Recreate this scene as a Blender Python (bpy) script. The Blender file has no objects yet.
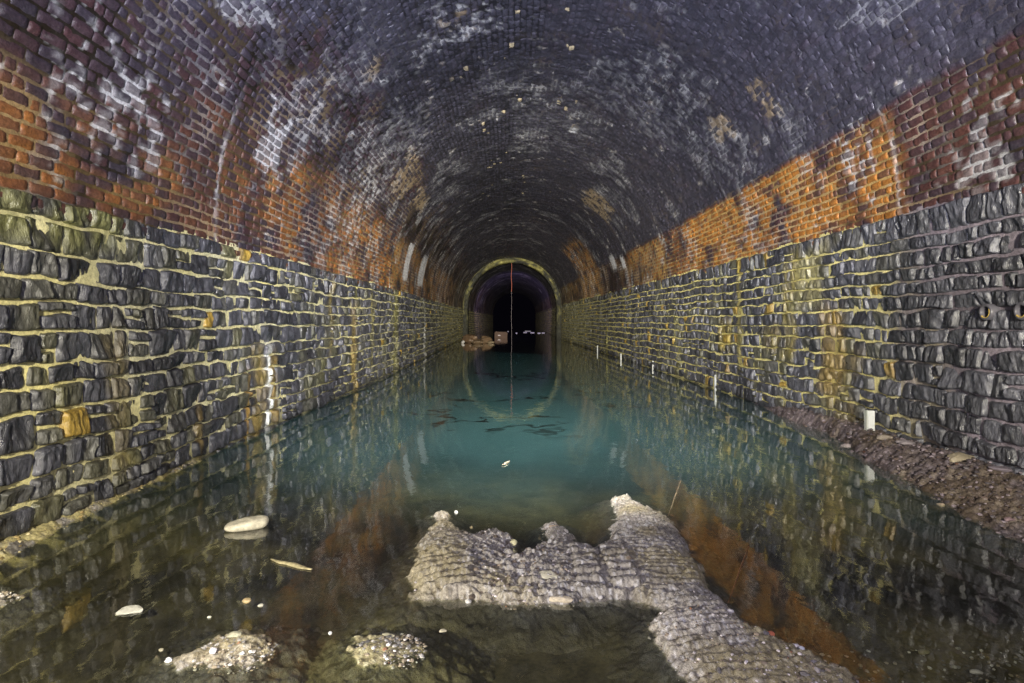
import bpy, math, random
import numpy as np
random.seed(7)
RNG = np.random.default_rng(11)
C = bpy.context.scene.collection
F = 597.0; EYE = 1.55; VX, VY = 516.0, 320.0      # focal length in px, eye height, vanishing point
CX, R0, ZC = 0.49, 4.0, 2.62                      # vault circle (centre x, radius, centre height)
XL, XR = CX - R0, CX + R0
ZSL, ZSR = 2.47, 2.78                             # top of the stone walls
YRIB = 48.5
Y0, Y1 = -5.0, 112.0

# ------------------------------------------------------------------ helpers
def sm(a, b, x):
    t = np.clip((np.asarray(x, float) - a) / (b - a), 0, 1)
    return t * t * (3 - 2 * t)

def hsh(ix, iy, iz, seed):
    h = (ix * 374761393 + iy * 668265263 + iz * 2147483647 + seed * 974634777) & 0xFFFFFFFF
    h = ((h ^ (h >> 13)) * 1274126177) & 0xFFFFFFFF
    h = ((h ^ (h >> 16)) * 2246822519) & 0xFFFFFFFF
    return ((h ^ (h >> 15)) & 0xFFFFFF) / float(0xFFFFFF)

def vn(x, y, z=0.0, seed=0):
    """smooth value noise, 0..1"""
    x, y, z = np.broadcast_arrays(np.asarray(x, float), np.asarray(y, float), np.asarray(z, float))
    ix, iy, iz = np.floor(x).astype(np.int64), np.floor(y).astype(np.int64), np.floor(z).astype(np.int64)
    fx, fy, fz = x - ix, y - iy, z - iz
    fx, fy, fz = [t * t * (3 - 2 * t) for t in (fx, fy, fz)]
    r = 0
    for dx in (0, 1):
        for dy in (0, 1):
            for dz in (0, 1):
                w = (fx if dx else 1 - fx) * (fy if dy else 1 - fy) * (fz if dz else 1 - fz)
                r = r + w * hsh(ix + dx, iy + dy, iz + dz, seed)
    return r

def fbm(x, y, z=0.0, seed=0, o=3):
    r, a, s, n = 0, 1.0, 1.0, 0
    for k in range(o):
        r = r + a * vn(np.asarray(x) * s, np.asarray(y) * s, np.asarray(z) * s, seed + k * 17)
        n += a; a *= .5; s *= 2.03
    return r / n

def shift(Y):                                     # the bore drifts gently to one side further in
    return -0.8 * sm(8, 50, Y)

def px2g(px, py, z=0.0):                          # point of the plane at height z seen at a pixel of the photograph
    D = F * (EYE - z) / (py - VY)
    return (px - VX) * D / F, D

def mesh(name, verts, faces, mats, parent=None, col=None, smooth=True, fmat=None):
    me = bpy.data.meshes.new(name)
    verts = np.asarray(verts, np.float32).reshape(-1, 3)
    faces = np.asarray(faces, np.int32)
    me.vertices.add(len(verts)); me.vertices.foreach_set('co', verts.ravel())
    k = faces.shape[1]
    me.loops.add(faces.size); me.loops.foreach_set('vertex_index', faces.ravel())
    me.polygons.add(len(faces)); me.polygons.foreach_set('loop_start', np.arange(0, faces.size, k, dtype=np.int32))
    me.update(calc_edges=True)
    me.polygons.foreach_set('use_smooth', np.full(len(faces), smooth))
    if fmat is not None: me.polygons.foreach_set('material_index', np.asarray(fmat, np.int32))
    for m in (mats if isinstance(mats, (list, tuple)) else [mats]): me.materials.append(m)
    if col is not None:
        ca = me.color_attributes.new('Col', 'FLOAT_COLOR', 'POINT')
        c4 = np.ones((len(verts), 4), np.float32); c4[:, :3] = np.clip(col, 0, 1)
        ca.data.foreach_set('color', c4.ravel())
    me.validate()
    o = bpy.data.objects.new(name, me); C.objects.link(o)
    if parent: o.parent = parent
    return o

def tag(o, label=None, cat=None, group=None, kind=None):
    for k, v in (('label', label), ('category', cat), ('group', group), ('kind', kind)):
        if v: o[k] = v
    return o

def grid_faces(n, m, flip=False):
    i, j = np.meshgrid(np.arange(n - 1), np.arange(m - 1), indexing='ij')
    a = (i * m + j).ravel()
    f = np.stack([a, a + m, a + m + 1, a + 1], 1)
    return f[:, ::-1] if flip else f

class Acc:                                        # collects quads of several grids into ONE mesh
    def __init__(s): s.v, s.c, s.f, s.m, s.n = [], [], [], [], 0
    def add(s, V, Cc, n, m, mat=0, flip=False):
        """V [K,n,m,3], Cc [K,n,m,3]"""
        K = V.shape[0]
        f = grid_faces(n, m, flip)
        F_ = (f[None] + (np.arange(K) * n * m)[:, None, None]).reshape(-1, 4) + s.n
        s.v.append(V.reshape(-1, 3)); s.c.append(Cc.reshape(-1, 3)); s.f.append(F_)
        s.m.append(np.full(len(F_), mat)); s.n += K * n * m
    def build(s, name, mats):
        return mesh(name, np.concatenate(s.v), np.concatenate(s.f), mats, col=np.concatenate(s.c), fmat=np.concatenate(s.m))

# ------------------------------------------------------------------ materials
class N:
    def __init__(s, name):
        s.mat = bpy.data.materials.new(name); s.mat.use_nodes = True
        s.t = s.mat.node_tree; s.t.nodes.clear()
        s.out = s.t.nodes.new('ShaderNodeOutputMaterial')
    def n(s, ty, **kw):
        nd = s.t.nodes.new(ty)
        for k, v in kw.items():
            if k.startswith('i_'):
                key = k[2:]; key = int(key) if key.isdigit() else key.replace('_', ' ')
                if isinstance(v, bpy.types.NodeSocket): s.t.links.new(v, nd.inputs[key])
                else: nd.inputs[key].default_value = v
            else: setattr(nd, k, v)
        return nd
    def l(s, a, b): s.t.links.new(a, b)
    def math(s, op, a, b=0.0, clamp=False):
        nd = s.t.nodes.new('ShaderNodeMath'); nd.operation = op; nd.use_clamp = clamp
        for i, v in enumerate((a, b)):
            if isinstance(v, bpy.types.NodeSocket): s.l(v, nd.inputs[i])
            else: nd.inputs[i].default_value = v
        return nd.outputs[0]
    def mix(s, f, a, b, mode='MIX'):
        nd = s.t.nodes.new('ShaderNodeMix'); nd.data_type = 'RGBA'; nd.blend_type = mode
        for i, v in ((0, f), (6, a), (7, b)):
            if isinstance(v, bpy.types.NodeSocket): s.l(v, nd.inputs[i])
            else: nd.inputs[i].default_value = v if i == 0 else (*v, 1) if len(v) == 3 else v
        return nd.outputs[2]
    def ramp(s, f, a, b):
        nd = s.t.nodes.new('ShaderNodeMapRange'); nd.interpolation_type = 'SMOOTHSTEP'
        s.l(f, nd.inputs[0]); nd.inputs[1].default_value = a; nd.inputs[2].default_value = b
        return nd.outputs[0]
    def pos(s, scale=(1, 1, 1)):
        g = s.t.nodes.new('ShaderNodeNewGeometry')
        m = s.t.nodes.new('ShaderNodeVectorMath'); m.operation = 'MULTIPLY'
        s.l(g.outputs['Position'], m.inputs[0]); m.inputs[1].default_value = scale
        return m.outputs[0]
    def noise(s, vec, scale, detail=3, rough=.55):
        nd = s.t.nodes.new('ShaderNodeTexNoise'); s.l(vec, nd.inputs['Vector'])
        nd.inputs['Scale'].default_value = scale; nd.inputs['Detail'].default_value = detail; nd.inputs['Roughness'].default_value = rough
        return nd.outputs[0]

def masonry_mat(name, scl=(1, 1, 1), nscale=22, lo=.45, hi=1.5, rough=(.32, .7), bump=.5, bd=.02, spec=.5, fine=90):
    m = N(name)
    p = m.pos(scl)
    a = m.n('ShaderNodeVertexColor', layer_name='Col').outputs[0]
    n1 = m.noise(p, nscale, 5, .6); n2 = m.noise(p, fine, 3, .6)
    v = m.math('ADD', m.math('MULTIPLY', n1, .65), m.math('MULTIPLY', n2, .35))
    r = m.n('ShaderNodeMapRange', i_0=v, i_1=.3, i_2=.7, i_3=lo, i_4=hi).outputs[0]
    gray = m.n('ShaderNodeCombineColor', i_0=r, i_1=r, i_2=r).outputs[0]
    col = m.mix(1.0, a, gray, 'MULTIPLY')
    rr = m.n('ShaderNodeMapRange', i_0=m.noise(m.pos(), 9, 3), i_1=.35, i_2=.65, i_3=rough[0], i_4=rough[1]).outputs[0]
    b = m.n('ShaderNodeBump', i_Strength=bump, i_Distance=bd, i_Height=v)
    bs = m.n('ShaderNodeBsdfPrincipled', i_Base_Color=col, i_Roughness=rr, i_Normal=b.outputs[0])
    bs.inputs['Specular IOR Level'].default_value = spec
    m.l(bs.outputs[0], m.out.inputs[0])
    return m.mat

M_STONE = masonry_mat('wall_stone', (1, 1.0, .4), 26, .3, 1.8, (.25, .55), .9, .022, .7)
M_MORTAR = masonry_mat('wall_mortar', (1, 1, 1), 30, .5, 1.45, (.5, .85), .6, .015, .35)
M_BRICK = masonry_mat('vault_brick', (1, 1, 1), 34, .45, 1.55, (.3, .6), .7, .015, .6)
M_VMORTAR = masonry_mat('vault_mortar', (1, 1, 1), 40, .5, 1.5, (.35, .7), .6, .012, .5)
M_BED = masonry_mat('silt_bed', (1, 1, 1), 5, .35, 1.8, (.7, .9), .3, .02, .2, fine=40)
M_MUD = masonry_mat('gravelly_mud', (1, 1, 1), 60, .35, 1.75, (.35, .75), 1.0, .012, .5, fine=220)
M_ROCK = masonry_mat('loose_rock', (1, 1, 1), 30, .6, 1.35, (.4, .75), .6, .01, .4)

def plain(name, col, rough=.5, metal=0.0, var=.25, scale=40):
    m = N(name)
    n = m.noise(m.pos(), scale, 4)
    c = m.mix(n, tuple(x * (1 - var) for x in col), tuple(min(1, x * (1 + var)) for x in col))
    b = m.n('ShaderNodeBump', i_Strength=.4, i_Distance=.004, i_Height=n)
    bs = m.n('ShaderNodeBsdfPrincipled', i_Base_Color=c, i_Roughness=rough, i_Metallic=metal, i_Normal=b.outputs[0])
    m.l(bs.outputs[0], m.out.inputs[0]); return m.mat

def water_mat():
    m = N('tunnel_water')
    p = m.pos()
    sep = m.n('ShaderNodeSeparateXYZ', i_0=p)
    X, Y = sep.outputs[0], sep.outputs[1]
    wob = m.noise(m.pos((.6, .35, 1)), 1.0, 3)
    Yw = m.math('ADD', Y, m.math('MULTIPLY', m.math('SUBTRACT', wob, .5), 4.0))
    # silt cloud: teal water between about 6 and 28 m, with a sharp far edge
    near = m.ramp(Yw, 3.4, 9.0)
    far = m.math('SUBTRACT', 1.0, m.ramp(m.math('ADD', Y, m.math('MULTIPLY', X, .9)), 27.0, 29.0))
    sides = m.n('ShaderNodeMapRange', i_0=m.math('ABSOLUTE', m.math('ADD', X, .1)), i_1=1.2, i_2=4.6, i_3=1.0, i_4=.45).outputs[0]
    turb = m.math('MULTIPLY', m.math('MULTIPLY', near, far), sides)
    turb = m.math('ADD', m.math('MULTIPLY', turb, WATER_TURB), .008)
    # thin dark films drifting on the surface
    nz = m.noise(m.pos((.35, .42, 1)), 1.0, 4, .62)
    line = m.math('SUBTRACT', 1.0, m.ramp(m.math('ABSOLUTE', m.math('SUBTRACT', nz, .52)), .004, .016))
    nz2 = m.noise(m.pos((.5, .5, 1)), .8, 2)
    reg = m.math('MULTIPLY', m.math('MULTIPLY', m.ramp(Y, 7.5, 8.5), m.math('SUBTRACT', 1.0, m.ramp(Y, 19, 24))),
                 m.math('SUBTRACT', 1.0, m.ramp(m.math('ABSOLUTE', X), 1.9, 2.8)))
    film = m.math('MULTIPLY', m.math('MULTIPLY', line, reg), m.ramp(nz2, .42, .55))
    teal = m.mix(m.noise(m.pos((.8, .5, 1)), 1.5, 3), (.045, .130, .140), (.070, .170, .180))
    dcol = m.mix(film, teal, (.006, .008, .008))
    wav = m.math('ADD', m.math('MULTIPLY', m.noise(m.pos((1, .6, 1)), 5, 2), 1.0), m.math('MULTIPLY', m.noise(m.pos((1, .7, 1)), 22, 2), .12))
    bmp = m.n('ShaderNodeBump', i_Strength=.06, i_Distance=.03, i_Height=wav).outputs[0]
    tr = m.n('ShaderNodeBsdfTransparent', i_Color=(.90, .92, .80, 1))
    df = m.n('ShaderNodeBsdfDiffuse', i_Color=dcol)
    fac = m.math('MAXIMUM', turb, m.math('MULTIPLY', film, .8), True)
    body = m.n('ShaderNodeMixShader', i_0=fac, i_1=tr.outputs[0], i_2=df.outputs[0])
    gl = m.n('ShaderNodeBsdfGlossy', i_Color=(1, 1, 1, 1), i_Roughness=.035, i_Normal=bmp)
    g = m.n('ShaderNodeNewGeometry')
    dt = m.n('ShaderNodeVectorMath', operation='DOT_PRODUCT', i_0=g.outputs['Incoming'], i_1=g.outputs['Normal'])
    c5 = m.math('POWER', m.math('SUBTRACT', 1.0, m.math('ABSOLUTE', dt.outputs['Value'])), 3.7)
    fr = m.math('ADD', .05, m.math('MULTIPLY', c5, .95), True)
    fin = m.n('ShaderNodeMixShader', i_0=fr, i_1=body.outputs[0], i_2=gl.outputs[0])
    m.l(fin.outputs[0], m.out.inputs[0])
    return m.mat
WATER_TURB = .62
M_WATER = water_mat()

# ------------------------------------------------------------------ colours of the lining (stains have shapes of their own)
MAROON = np.array([.060, .025, .027]); ORANGE = np.array([.46, .185, .036]); DBRICK = np.array([.038, .030, .042])
SOOT = np.array([.047, .045, .063]); WHITE = np.array([.72, .72, .74]); CREAM = np.array([.62, .52, .30])
STONE = np.array([.060, .061, .074]); OCHRE = np.array([.34, .22, .035]); OLIVE = np.array([.17, .16, .04])
MORT_Y = np.array([.74, .66, .27]); MORT_P = np.array([.17, .145, .17])

def L(a, b, t):
    t = np.clip(t, 0, 1)[..., None]
    return a * (1 - t) + b * t

def blob(Y, s, y, sy, ss0, ss1, soft=.25):        # patch along the tunnel y+-sy, between arc lengths ss0..ss1
    return (1 - sm(.6, 1.25, np.abs(Y - y) / sy)) * sm(ss0 - soft, ss0 + soft, s) * (1 - sm(ss1 - soft, ss1 + soft, s))

def rg_mask(b, n1, n2, sharp=.22):                 # ragged-edged patch
    return sm(0, sharp, b * 1.15 + (n1 - .5) * 1.5 + (n2 - .5) * 1.5 - .62)

def vault_cols(Y, th, rnd, mortar=False):
    """albedo on the vault; th = angle from the right springing, rnd = one random number per brick"""
    sR = R0 * th; sL = R0 * (math.pi - th)
    right = th < math.pi / 2
    s = np.where(right, sR, sL)
    rag = (fbm(Y * 1.3, s * 2.2, 0, 5) - .5)
    rag2 = (fbm(Y * 3.1, s * 4.2, 3.3, 9) - .5)
    ring = hsh(np.floor((Y - 1.95) / 5).astype(np.int64), right.astype(np.int64), 0, 3)
    # base brick, maroon to blue-black from brick to brick
    n1 = fbm(Y * 2.6, s * 3.2, 4, 15); n2 = fbm(Y * 9, s * 11, 6, 17, 2)
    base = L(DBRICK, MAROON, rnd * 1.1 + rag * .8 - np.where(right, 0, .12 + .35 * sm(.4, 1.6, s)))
    # orange runs
    orR = blob(Y, s, 10.4, 4.0, -.5, 1.38, .08) * .95 * sm(6.7, 7.0, Y + rag * .3) + blob(Y, s, 17, 6.0, -.5, 1.36, .08) * .62 + blob(Y, s, 31.5, 3.6, -.5, 3.3, .4) * .8 \
        + blob(Y, s, 4.8, 2.2, .1, 1.3) * .06 + blob(Y, s, 40, 4.5, -.5, 1.5) * .35
    orL = blob(Y, s, 4.5, 1.7, -.1, .60, .25) * .50 + blob(Y, s, 3.1, .8, .9, 1.4, .2) * .22 + blob(Y, s, 12.5, 5.8, -.3, 1.45, .35) * .46 + blob(Y, s, 21, 6, -.3, 1.3) * .6 \
        + blob(Y, s, 33, 7, -.5, 1.4) * .5
    o = np.where(right, orR, orL)
    o = o * np.clip(.78 + rag * 3.0 + rag2 * 2.6, 0, 1.3)
    o = o * np.where(rnd > .30, 1.0, .35) * np.where((rnd > .62) | (right & (Y > 6.9)), 1.0, .7)
    base = L(base, ORANGE * (.55 + .55 * vn(Y * 9, s * 17, 0, 2))[..., None], np.clip(o, 0, .95))
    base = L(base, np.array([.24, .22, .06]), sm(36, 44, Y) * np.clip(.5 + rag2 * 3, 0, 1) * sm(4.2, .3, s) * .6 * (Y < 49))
    # soot: a clean edge on one side, a ragged one on the other
    lim = np.where(right, 1.36, 1.9 + .5 * sm(3, 9, Y)) + np.where(right, rag * .10, rag * 1.6)
    soot = sm(0, 1, (s - lim) / np.where(right, .10, .9))
    keep = np.where(right, blob(Y, s, 31.5, 3.2, 1.2, 3.3, .4), 0)
    soot = soot * (1 - .75 * np.clip(keep + rag2, 0, 1))
    sc = SOOT * (.75 + .6 * fbm(Y * .8, s * .8, 1.0, 21))[..., None] * (.8 + .4 * rnd)[..., None]
    base = L(base, sc, soot * .93)
    # tan bare patches in the soot
    tan = np.zeros_like(Y)
    for (y, a0, a1, hw, rt) in PATCH:
        m = blob(Y, th, y, hw, a0, a1, .04) * 1.0
        m = rg_mask(m, n1, n2, .3)
        tan = np.maximum(tan, m)
    tcol = np.array([.24, .18, .11])
    base = L(base, tcol * (.5 + .7 * rnd)[..., None], tan * np.where(rnd > .45, .75, .12) if not mortar else tan * .8)
    # scattered bare pale bricks near the crown
    if not mortar:
        spk = (rnd > .90) * sm(.42, .2, np.abs(th - 1.66)) * sm(9, 10, Y) * (Y < 24) * (fbm(Y * .8, s * 1.6, 2, 55) > .60)
        base = L(base, np.array([.70, .58, .36]), spk * .9)
    # white lime: streaks running down the arc
    wh = np.zeros_like(Y)
    for (y, hw, a0, a1, rt, k) in WHT:
        m = rg_mask(blob(Y + .15 * rag, th, y, hw * 1.2, a0, a1, .05), n1, n2, .3 if k < .9 else .8) * min(k, 1) if k >= .5 else sm(0, .3, blob(Y, th, y, hw * 1.3, a0, a1, .12) * .95 + (n2 - .5) * 2.6 + (n1 - .5) * .6 - .85) * k
        if not mortar and k < 1: m = m * .5
        wh = np.maximum(wh, m if k < .9 else sm(.25, .6, blob(Y, th, y, hw, a0, a1, .05) + (n1 - .5) * .6) * min(k, 1))
    seam = np.abs(((Y - 1.95 + 2.5) % 5) - 2.5 + (vn(s * 3, Y * .2, 0, 31) - .5) * .05)
    sw = (1 - sm(.012, .05, seam)) * np.clip(.1 + 2.6 * (fbm(s * 1.7, np.floor(Y / 5) * 7, 0, 41) - .42), 0, 1)
    wh = np.maximum(wh, sw * .75 * (Y > 5) * (.12 + .88 * sm(1.8, 1.3, s)))
    hz = rg_mask(np.clip((fbm(Y * .8, s * .8, 7, 51) - .50) * 5, 0, 1) * .75, n1, n2, .3) * (.30 if mortar else .10) * sm(1.2, .8, np.abs(th - 1.57)*0 + soot)
    wh = np.maximum(wh, hz)
    if mortar:
        mc = L(np.array([.26, .19, .12]) * (.10 + 1.1 * sm(.4, .9, vn(Y * 2, s * 2, 0, 61)))[..., None], SOOT * .85, soot * .97)
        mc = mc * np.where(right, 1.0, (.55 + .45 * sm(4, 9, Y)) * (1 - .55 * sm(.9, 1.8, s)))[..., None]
        mc = L(mc, tcol * 1.3, tan * .8)
        mc = L(mc, np.array([.55, .36, .13]), np.clip(o * .8, 0, .8) * (1 - soot))
        pk = rg_mask(np.clip((fbm(Y * 1.1, s * 1.3, 3, 71) - .45) * 5, 0, 1), n1, n2, .4) * (1 - .75 * sm(1.0, .5, np.abs(th - 1.5))) * (1 - .8 * soot * right)
        mc = L(mc, np.array([.34, .33, .38]), pk * .27 * np.where(right, .5, 1.0))
        return L(mc, WHITE, np.clip(wh * 1.3, 0, .9))
    return L(base, WHITE * .9, np.clip(wh * .8, 0, .92))

def P2V(px, py):                                  # a pixel on the vault -> (distance, angle)
    dx, dz = px - VX, VY - py; zc = ZC - EYE
    a = dx * dx + dz * dz; b = -2 * (dx * CX + dz * zc); c = CX * CX + zc * zc - R0 * R0
    t = (-b + math.sqrt(b * b - 4 * a * c)) / (2 * a)
    return F * t, math.atan2(dz * t - zc, dx * t - CX)
PATCH = []
for (x, y, hw, da) in ((604, 205, 1.3, .16), (722, 128, .45, .06), (765, 100, .30, .08), (408, 178, 1.2, .13), (455, 22, .3, .07), (372, 70, .3, .04),
                       (425, 200, 1.2, .07)):
    D, a = P2V(x, y); PATCH.append((D, a - da, a + da, hw, 0))
WHT = []
for (x, y, hw, da, k) in ((412, 262, .50, .14, 1.0), (428, 272, .75, .14, 1.0), (620, 263, .50, .065, 1.3), (629, 262, .32, .05, 1.3), (100, 88, .5, .12, .49), (135, 125, .4, .10, .45), (272, 138, .35, .11, .6),
                          (360, 205, .8, .2, .45), (672, 85, .8, .2, .24), (735, 150, .6, .18, .22), (868, 150, .35, .07, .49), (855, 165, .22, .10, .49), (985, 165, .35, .14, .40), (575, 130, .25, .02, .9),
                          (455, 28, .5, .16, .45), (330, 95, .8, .22, .2), (640, 100, 1.1, .3, .16), (370, 250, .3, .12, .4), (560, 120, 2.0, .3, .10), (395, 150, 1.5, .25, .22)):
    D, a = P2V(x, y); WHT.append((D, hw, a - da, a + da, 0, k))

# ------------------------------------------------------------------ brick vault (real bricks over a mortar shell)
def vault_pt(Y, th, h):
    r = R0 - h
    return np.stack([CX + shift(Y) + r * np.cos(th), Y, ZC + r * np.sin(th)], -1)

def make_vault():
    acc = Acc()
    thR, thL = math.asin((ZSR - ZC) / R0) - .03, math.pi - math.asin((ZSL - ZC) / R0) + .03
    ch, bl = .100, .225
    ncourse = int((thL - thR) * R0 / ch)
    dth = (thL - thR) / ncourse
    rows = []
    for k in range(ncourse):
        y = Y0 + RNG.uniform(0, bl)
        n = int((Y1 - Y0) / bl) - 1
        hdr = RNG.random(n) < .28
        ln = np.where(hdr, .5 * bl, bl) * RNG.uniform(.93, 1.07, n)
        st = y + np.concatenate([[0], np.cumsum(ln)[:-1]])
        keep = st + ln < Y1
        rows.append(np.stack([st[keep], ln[keep], np.full(keep.sum(), thR + k * dth)], 1))
    B = np.concatenate(rows)
    rnd = RNG.random(len(B)); prot = RNG.normal(0, .0035, len(B))
    for (a, b, n, m) in ((-10, 9, 8, 5), (9, 17, 6, 4), (17, 34, 4, 3), (34, 200, 3, 3)):
        sel = (B[:, 0] >= a) & (B[:, 0] < b)
        Q = B[sel]; K = len(Q)
        g = .0045
        u = np.linspace(0, 1, n)[None, :, None]; v = np.linspace(0, 1, m)[None, None, :]
        u = .5 - .5 * np.cos(u * math.pi) if n > 4 else u
        Yb = Q[:, 0][:, None, None] + g + (Q[:, 1][:, None, None] - 2 * g) * u
        tb = Q[:, 2][:, None, None] + (g + (ch - 2 * g) * v) / R0
        Yb, tb = np.broadcast_arrays(Yb, tb)
        wY = (vn(Yb * 2.5, tb * 14, 0, 81) - .5) * .02; wt = (vn(Yb * 1.1, tb * 7, 5, 83) - .5) * .030 / R0 + (vn(Yb * 7, tb * 30, 5, 84) - .5) * .012 / R0
        e = np.minimum(np.minimum(u, 1 - u) * Q[:, 1][:, None, None], np.minimum(v, 1 - v) * ch)
        e = np.broadcast_to(e, Yb.shape)
        soft = .012 if n > 4 else .006
        zz0 = sm(1.3, 1.9, np.where(tb < 1.57, tb, math.pi - tb - .15) * R0 + .3 * (tb < 1.57))
        h = (-.006 + .008 * zz0) + (.016 - .008 * zz0) * sm(0, soft, e) + prot[sel][:, None, None] * (e > 0)
        rough = (fbm(Yb * 24, tb * R0 * 24, 0, 91) - .5)
        sootz = sm(1.2, 2.2, np.where(tb < 1.57, tb, math.pi - tb) * R0 + .3 * (tb < 1.57))
        h = h + rough * (.018 + .022 * sootz) + sootz * (fbm(Yb * 7, tb * R0 * 7, 8, 97) - .5) * .035 * (e >= 0) + (fbm(Yb * 3.5, tb * R0 * 3.5, 2, 93) - .5) * .03
        V = vault_pt(Yb + wY, tb + wt, h)
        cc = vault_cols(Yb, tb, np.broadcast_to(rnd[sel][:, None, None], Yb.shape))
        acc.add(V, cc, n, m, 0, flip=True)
    for (a, b, dy, ds) in ((Y0, 9, .05, .05), (9, 20, .08, .08), (20, 50, .16, .16), (50, Y1, .5, .5)):
        n, m = int((b - a) / dy) + 1, int((thL - thR) * R0 / ds) + 1
        Yg, tg = np.meshgrid(np.linspace(a, b, n), np.linspace(thR, thL, m), indexing='ij')
        h = (fbm(Yg * 3.5, tg * R0 * 3.5, 2, 93) - .5) * .03 + (vn(Yg * 18, tg * R0 * 18, 1, 95) - .5) * .006 - .001
        sz = sm(1.2, 2.2, np.where(tg < 1.57, tg, math.pi - tg) * R0 + .3 * (tg < 1.57))
        h = h + sz * ((fbm(Yg * 7, tg * R0 * 7, 8, 97) - .5) * .035 + .004)
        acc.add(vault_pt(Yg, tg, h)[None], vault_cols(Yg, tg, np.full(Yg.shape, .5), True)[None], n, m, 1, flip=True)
    o = acc.build('ceiling', [M_BRICK, M_VMORTAR])
    tag(o, 'soot-blackened brick barrel vault with rust-orange and white lime stains', 'ceiling', kind='structure')

# ------------------------------------------------------------------ stone side walls
# stains on walls: (distance, z low, z high, half width, colour, strength)
WL = [(8.42, -.1, 1.3, .10, (.95, .95, .90), 1.3), (7.75, -.1, .95, .045, (.50, .30, .05), .8), (8.05, -.2, 1.3, .22, (.42, .30, .06), .55), (8.75, -.1, .7, .05, (.75, .70, .5), .6), (8.6, .0, 1.2, .1, (.40, .27, .05), .5),
      (11.3, .9, 2.5, .16, (.35, .26, .05), .4), (13, -.1, 2.0, .25, (.40, .28, .05), .5), (14.6, .4, 2.3, .2, (.30, .26, .06), .5), (24.5, -.1, 2.5, .28, (.7, .7, .66), .5),
      (5.2, .2, 1.6, .18, (.26, .2, .05), .35), (18, -.1, 2.5, .4, (.3, .28, .06), .5), (6.6, -.2, .9, .06, (.45, .3, .06), .5)]
WR = [(9.7, .9, 2.8, .30, (.30, .24, .05), .55), (8.4, .5, 1.9, .4, (.30, .20, .045), .5), (9.0, 1.7, 2.85, .5, (.38, .34, .14), .5), (8.1, .1, 1.3, .5, (.22, .16, .05), .45),
      (11.9, .6, 2.8, .12, (.36, .30, .07), .6), (12.8, .9, 1.7, .4, (.36, .28, .05), .55), (10.4, 1.0, 1.6, .4, (.3, .22, .05), .5), (16.2, .2, 1.8, .3, (.3, .28, .06), .4), (27, 0, 1.3, .15, (.55, .5, .05), .6)]

def wall_cols(Y, z, rnd, left, mortar):
    rag = fbm(Y * 2.2, z * 1.0, 0, 101) - .5
    rag2 = fbm(Y * 7, z * 2.2, 2, 103) - .5
    top = ZSL if left else ZSR
    if mortar:
        if left:
            base = L(MORT_Y, np.array([.60, .58, .42]), sm(.2, .8, fbm(Y * .7, z * .7, 0, 105)) * .8)
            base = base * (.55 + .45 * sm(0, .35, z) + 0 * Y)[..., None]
            base = base * (.62 + .75 * fbm(Y * 1.6, z * 1.8, 4, 107))[..., None]
        else:
            t = sm(6.0, 8.2, Y + rag * 1.6 + (z - 1.2) * -.2)
            base = L(MORT_P * (.35 + 1.2 * fbm(Y * 2.2, z * 2.4, 4, 111))[..., None], MORT_Y * (.55 + .7 * fbm(Y * 1.6, z * 1.8, 4, 109))[..., None], t)
    else:
        k = (.55 + .9 * rnd) * (.8 + .5 * rag)
        base = STONE * k[..., None]
        ol = np.clip((rnd * 1.7) % 1 * 1.1 - .45 + rag * 1.3, 0, 1)
        amt = .62 if left else .55 * sm(6, 8.5, Y)
        base = L(base, OLIVE * .75, ol * amt)
        if left: base = L(base, OCHRE, (np.abs(rnd - .5) < .009) * .8)
        else: base = L(base, OCHRE * .9, (np.abs(rnd - .5) < .015) * .7 * (Y > 7))
        base = L(base, np.array([.16, .16, .19]), np.clip(rag2 * 2.2 - .25, 0, .6))
    if left: base = L(base, np.array([.30, .30, .06]) * .8, blob(Y, z, 4.0, 1.4, 2.1, 2.6, .12) * np.clip(.5 + rag2 * 2, 0, 1) * .5)
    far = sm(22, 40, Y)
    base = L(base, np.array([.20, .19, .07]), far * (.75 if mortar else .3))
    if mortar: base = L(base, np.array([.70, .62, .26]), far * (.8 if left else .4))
    for (y, z0, z1, hw, c, k) in (WL if left else WR):
        wob = (vn(z * 2.2, y, 0, 121) - .5) * hw * 1.4 + (vn(z * 7, y, 0, 123) - .5) * hw * .5
        m = (1 - sm(.4, 1.15, np.abs(Y - y + wob) / hw)) * sm(z0 - .1, z0 + .1, z) * (1 - sm(z1 - .35, z1 + .05, z)) * np.clip(.75 + 2.2 * rag2, 0, 1)
        base = L(base, np.array(c) * (1.15 if mortar else .85), m * k)
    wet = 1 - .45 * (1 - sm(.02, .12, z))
    return base * wet[..., None]

def wall_pt(Y, z, h, left):
    x = np.where(z < ZC - .2, XL if left else XR, 0)
    inn = R0 - np.sqrt(np.maximum(R0 ** 2 - np.maximum(z - ZC, 0) ** 2, 0))
    X = shift(Y) + (XL + h + inn if left else XR - h - inn)
    return np.stack([X, Y, z], -1)

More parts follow.
